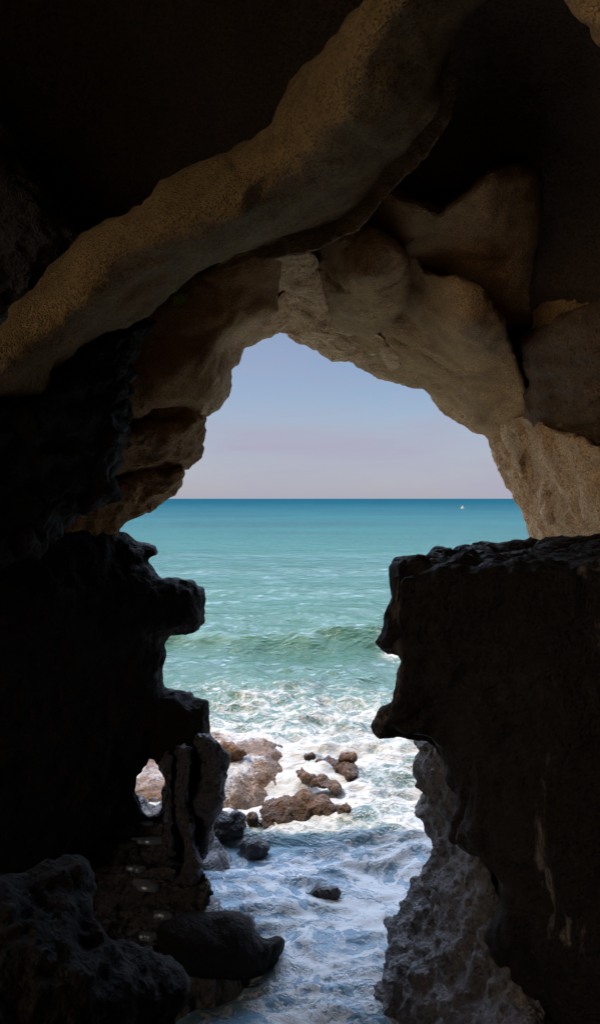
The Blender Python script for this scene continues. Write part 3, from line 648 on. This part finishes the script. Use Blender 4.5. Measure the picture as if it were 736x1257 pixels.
    fr = N_(nt, 'ShaderNodeFresnel', IOR=1.333); nt.links.new(bp.outputs[0], fr.inputs['Normal'])
    cap = ramp(nt, dp, [(0, (.5,)*3), (.25, (.30,)*3), (.5, (.15,)*3), (1, (.05,)*3)])
    gf = mth(nt, 'MULTIPLY', mth(nt, 'MINIMUM', fr.outputs[0], cap), mth(nt, 'SUBTRACT', 1, mth(nt, 'MULTIPLY', fac, .85)))
    ms = nt.nodes.new('ShaderNodeMixShader'); nt.links.new(gf, ms.inputs[0]); nt.links.new(b.outputs[0], ms.inputs[1]); nt.links.new(gl.outputs[0], ms.inputs[2])
    nt.links.new(ms.outputs[0], [n for n in nt.nodes if n.type == 'OUTPUT_MATERIAL'][0].inputs[0])
    return m
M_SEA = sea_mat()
def grow(a, step, g, end):
    o = []
    while a < end:
        a += step; step *= g; o.append(a)
    return o
def sea():
    ys = list(np.arange(1.0, 5.5, .15))+list(np.arange(5.5, 17, .055)); ys += grow(ys[-1], .055, 1.009, 70); ys += grow(ys[-1], .6, 1.07, 26000)
    xp = list(np.arange(0, 4.2, .055)); xp += grow(xp[-1], .055, 1.025, 26000) if False else grow(xp[-1], .06, 1.045, 26000)
    xs = np.array([-a for a in xp[:0:-1]]+xp); ys = np.array(ys)
    X, Y = np.meshgrid(xs, ys, indexing='ij')
    x, y = X.ravel(), Y.ravel()
    p = np.stack([x, y, 0*x], 1)
    near = np.clip((90-y)/60, 0, 1)*np.clip((60-np.abs(x))/30, 0, 1)
    wob = fbm(p*.06, 2)
    z = np.zeros(len(x)); crest = np.zeros(len(x))
    # swells coming in: steep crest near 28 m, others behind
    for yc, a, w in ((27.0, .95, 1.5), (34, .28, 2.0), (43, .34, 2.6), (55, .34, 3.2), (72, .2, 4)):
        yy = y-yc-2.2*gnoise(np.stack([x*.10, 0*x+yc, 0*x], 1))-.05*x
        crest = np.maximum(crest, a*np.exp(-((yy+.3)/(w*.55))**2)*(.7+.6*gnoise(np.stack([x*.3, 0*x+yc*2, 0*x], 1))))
        z += a*np.exp(-(yy/np.where(yy < 0, w*.55, w*1.3))**2)*(.8+.35*gnoise(np.stack([x*.22, 0*x+yc*3, 0*x], 1)))
    pw = np.stack([x*.35, y*.6, 0*x], 1)
    z += near*(.22*fbm(pw*.8, 4)+.07*fbm(pw*2.6+9, 3))
    surf = np.clip((24-y)/4, 0, 1)*np.clip((y-11.5)/2, 0, 1)
    z += surf*(.16*ridge(np.stack([x*.5, y*.75, 0*x], 1), 3)+.05*fbm(p*2.6, 3))
    inn = np.clip((13-y)/1.5, 0, 1)
    q = p.copy(); q[:, 0] += .5*fbm(p*.7, 2); q[:, 1] += .6*fbm(p*.6+4, 2)
    z += inn*(.10*ridge(np.stack([q[:, 0]*.45, q[:, 1]*1.1, 0*x], 1), 3)+.015*fbm(p*2.4, 3))
    # foam coverage and crest tint
    foam = np.zeros(len(x))
    foam = np.where(y < 24.5, .40+.20*fbm(p*.28+2, 3), 0)
    foam = foam*np.clip((24.5+1.5*gnoise(p*.3)-y)/2.5, 0, 1)
    foam += .30*np.exp(-((y-18.5)/2.6)**2)*np.clip(.55+.7*gnoise(p*.33+8), 0, 1.2)
    foam += np.clip((18.2-y)/2.2, 0, 1)*np.clip((y-11.9)/.6, 0, 1)*(.42+.26*fbm(p*.45+6, 3))
    foam += np.exp(-((y-26.2)/1.6)**2)*np.exp(-((x-3.8)/1.0)**2)*.75      # crest breaking by the right rock
    foam += np.clip((12.4-y)/.6, 0, 1)*(.03+.12*fbm(p*.8, 2))
    tq = np.clip((7.9-y)/.5, 0, 1)*np.clip((-.4-x)/.5, 0, 1)
    foam -= .28*np.clip((8.6-y)/.5, 0, 1)*np.clip((-.15-x)/.5, 0, 1)
    foam = np.clip(np.maximum(foam, .36*crest), 0, 1.1)  # crests get a milky tint imitating light through thin water
    deep = np.clip(np.log(np.maximum(y, 1)/11)/np.log(900/11), 0, 1)
    V = np.c_[x, y, z]
    nx, ny = X.shape; I = np.arange(nx*ny).reshape(nx, ny)
    Q = np.stack([I[:-1, :-1], I[1:, :-1], I[1:, 1:], I[:-1, 1:]], -1).reshape(-1, 4)
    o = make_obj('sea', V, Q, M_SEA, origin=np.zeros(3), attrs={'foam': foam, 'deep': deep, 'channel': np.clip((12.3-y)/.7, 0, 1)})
    tag(o, 'teal sea with white surf running in to the cave mouth', 'sea', kind='structure')
sea()

# ------------------------------------------------------------------ moss on the arch
def moss():
    m, nt, b = newmat('green_moss'); b.inputs['Base Color'].default_value = (.30, .50, .04, 1); b.inputs['Roughness'].default_value = .8
    r = random.Random(5); Vs, Qs = [], []
    co_ = np.empty(len(LOBE.data.vertices)*3, F32); LOBE.data.vertices.foreach_get('co', co_)
    L = co_.reshape(-1, 3)+np.array(LOBE.location)+np.array(LOBE.parent.location)
    lx, ly = CX+FOC*L[:, 0]/L[:, 1], CY-FOC*(L[:, 2]-EYE)/L[:, 1]
    for k in range(420):
        a = r.gauss(0, 1); c = r.gauss(0, 1)
        px, py = 222+a*2.4+c*1.2, 367-a*1.5+c*2.6
        cand = np.where((lx-px)**2+(ly-py)**2 < 9)[0]
        if len(cand) == 0: continue
        c0 = L[cand[np.argmin(L[cand, 1])]]+np.array([r.gauss(0, .012), -.035*r.random()-.006, r.gauss(0, .012)]); s = r.uniform(.013, .028)
        u = np.array([r.gauss(0, 1) for _ in range(3)]); u /= np.linalg.norm(u)
        w = np.cross(u, [r.gauss(0, 1) for _ in range(3)]); w /= np.linalg.norm(w)
        i = len(Vs); Vs += [c0-u*s, c0+w*s*.5, c0+u*s, c0-w*s*.5]; Qs.append((i, i+1, i+2, i+3))
    o = make_obj('moss_clump', np.array(Vs), np.array(Qs), m)
    tag(o, 'small bright green moss clump on the brown arch beneath the rib', 'moss')
moss()

# ------------------------------------------------------------------ small boat far out
def boat():
    y = 400.; c = W(567.3, 625.2, y); c[2] = 0
    mw, nt, b = newmat('white_paint'); b.inputs['Base Color'].default_value = (.8, .78, .7, 1)
    my, nt, b = newmat('yellow_paint'); b.inputs['Base Color'].default_value = (.75, .55, .2, 1)
    e = empty('boat', c, 'tiny pale boat far out on the sea near the right horizon', 'boat')
    V, Q = [], []
    st = [(-.9, .4, .0), (-.5, .5, .0), (.2, .5, .0), (.7, .3, .05), (1.0, .03, .15)]
    for (x, hw, zz) in st:
        V += [(x, -hw, .95+zz), (x, -hw*.6, -.2), (x, hw*.6, -.2), (x, hw, .95+zz)]
    for i in range(4):
        for k in range(4):
            a = i*4+k; b2 = i*4+(k+1) % 4; Q.append((a, b2, b2+4, a+4))
    Q += [(3, 2, 1, 0), (16, 17, 18, 19)]
    make_obj('hull', np.array(V)+c, np.array(Q), mw, e, smooth=False)
    def box(name, lo, hi, mt):
        v = np.array([(a, b_, d) for a in (lo[0], hi[0]) for b_ in (lo[1], hi[1]) for d in (lo[2], hi[2])], float)
        v[1::2, 0] = v[1::2, 0]*.85
        make_obj(name, v+c, np.array([(0, 1, 3, 2), (4, 6, 7, 5), (0, 4, 5, 1), (2, 3, 7, 6), (0, 2, 6, 4), (1, 5, 7, 3)]), mt, e, smooth=False)
    box('cabin', (-.4, -.3, .9), (.3, .3, 1.5), my)
    box('mast', (-.04, -.04, 1.5), (.04, .04, 2.2), mw)
boat()

# ------------------------------------------------------------------ light, sky, camera
SUN_EL, SUN_DIR = 58., np.array([-.80, -.06])
w = bpy.data.worlds.new('World'); bpy.context.scene.world = w; w.use_nodes = True
nt = w.node_tree; nt.nodes.clear()
out = nt.nodes.new('ShaderNodeOutputWorld'); bg = nt.nodes.new('ShaderNodeBackground'); nt.links.new(bg.outputs[0], out.inputs[0])
sky = nt.nodes.new('ShaderNodeTexSky'); sky.sky_type = 'NISHITA'; sky.sun_disc = False
sky.sun_elevation = math.radians(SUN_EL)
sky.sun_rotation = math.atan2(SUN_DIR[0], SUN_DIR[1])
sky.air_density = 1.0; sky.dust_density = .6; sky.ozone_density = 2.0
# thin rosy veil of cloud low over the sea
tc = nt.nodes.new('ShaderNodeTexCoord')
sep = nt.nodes.new('ShaderNodeSeparateXYZ'); nt.links.new(tc.outputs['Generated'], sep.inputs[0])
mp = N_(nt, 'ShaderNodeMapping'); mp.inputs['Scale'].default_value = (1.6, 1.6, 7); nt.links.new(tc.outputs['Generated'], mp.inputs[0])
cn = noise(nt, mp.outputs[0], 1.6, 5, .5, .3)
el = mth(nt, 'ADD', sep.outputs[2], mth(nt, 'MULTIPLY', mth(nt, 'SUBTRACT', cn, .5), .40))
vf = ramp(nt, el, [(0, (.75, .75, .75)), (.07, (.7, .7, .7)), (.16, (.28, .28, .28)), (.32, (.22, .22, .22))])
def lobe(d, a, b):
    dn = N_(nt, 'ShaderNodeVectorMath', operation='DOT_PRODUCT'); nt.links.new(tc.outputs['Generated'], dn.inputs[0]); dn.inputs[1].default_value = d
    return ramp(nt, mth(nt, 'ADD', dn.outputs['Value'], mth(nt, 'MULTIPLY', mth(nt, 'SUBTRACT', cn, .5), .15)), [(a, (0, 0, 0)), (b, (1, 1, 1))])
# added out-of-view sky glow: high over the sea, low behind viewer, for fill light
above = ramp(nt, sep.outputs[2], [(.25, (0, 0, 0)), (.36, (1, 1, 1))])
c1 = mth(nt, 'MULTIPLY', lobe((0, .72, .69), .62, .86), above)
c2 = lobe((-.80, -.53, .28), .70, .90)
mpc = N_(nt, 'ShaderNodeMapping'); mpc.inputs['Scale'].default_value = (2.2, 2.2, 13); mpc.inputs['Rotation'].default_value = (0, .10, 0); nt.links.new(tc.outputs['Generated'], mpc.inputs[0])
cw = noise(nt, mpc.outputs[0], 1.5, 7, .55, .6)
vf = mth(nt, 'ADD', vf, mth(nt, 'MULTIPLY', mth(nt, 'SUBTRACT', cw, .46), .9), clamp=True)
skc = mixc(nt, vf, mixc(nt, 1.0, sky.outputs[0], (1.02, 1.08, 1.15), 'MULTIPLY'), (4.2, 4.1, 5.3))
skc = mixc(nt, c1, skc, (34.0, 42.0, 58.0))
skc = mixc(nt, c2, skc, (43.0, 35.5, 28.0))
nt.links.new(skc, bg.inputs[0]); bg.inputs[1].default_value = .05
sd = bpy.data.lights.new('sun', 'SUN'); sd.energy = 2.05; sd.angle = math.radians(.5); sd.color = (1, .84, .64)
so = bpy.data.objects.new('sun', sd); C.objects.link(so)
from mathutils import Vector
dv = Vector((SUN_DIR[0]*math.cos(math.radians(SUN_EL))/np.linalg.norm(SUN_DIR), SUN_DIR[1]*math.cos(math.radians(SUN_EL))/np.linalg.norm(SUN_DIR), math.sin(math.radians(SUN_EL))))
so.rotation_euler = dv.to_track_quat('Z', 'Y').to_euler(); so.location = (0, 0, 30)

cd = bpy.data.cameras.new('camera'); co = bpy.data.objects.new('camera', cd); C.objects.link(co)
co.location = (0, 0, EYE); co.rotation_euler = (math.radians(90), 0, 0)
cd.sensor_fit = 'VERTICAL'; cd.sensor_height = 36; cd.lens = FOC/1257*36
cd.shift_y = -(1257/2-CY)/1257
cd.clip_start = .05; cd.clip_end = 60000
sc = bpy.context.scene; sc.camera = co
sc.render.engine = 'CYCLES'
cy = sc.cycles
cy.use_denoising = True
try: cy.denoiser = 'OPENIMAGEDENOISE'
except Exception: pass
cy.max_bounces = 8; cy.diffuse_bounces = 5; cy.glossy_bounces = 3; cy.transmission_bounces = 2
cy.caustics_reflective = False; cy.caustics_refractive = False
cy.sample_clamp_indirect = 4
vs = sc.view_settings
sc.display_settings.display_device = 'sRGB'
vs.view_transform = 'Standard'; vs.look = 'None'; vs.gamma = 1; vs.exposure = 1.0; vs.use_curve_mapping = False
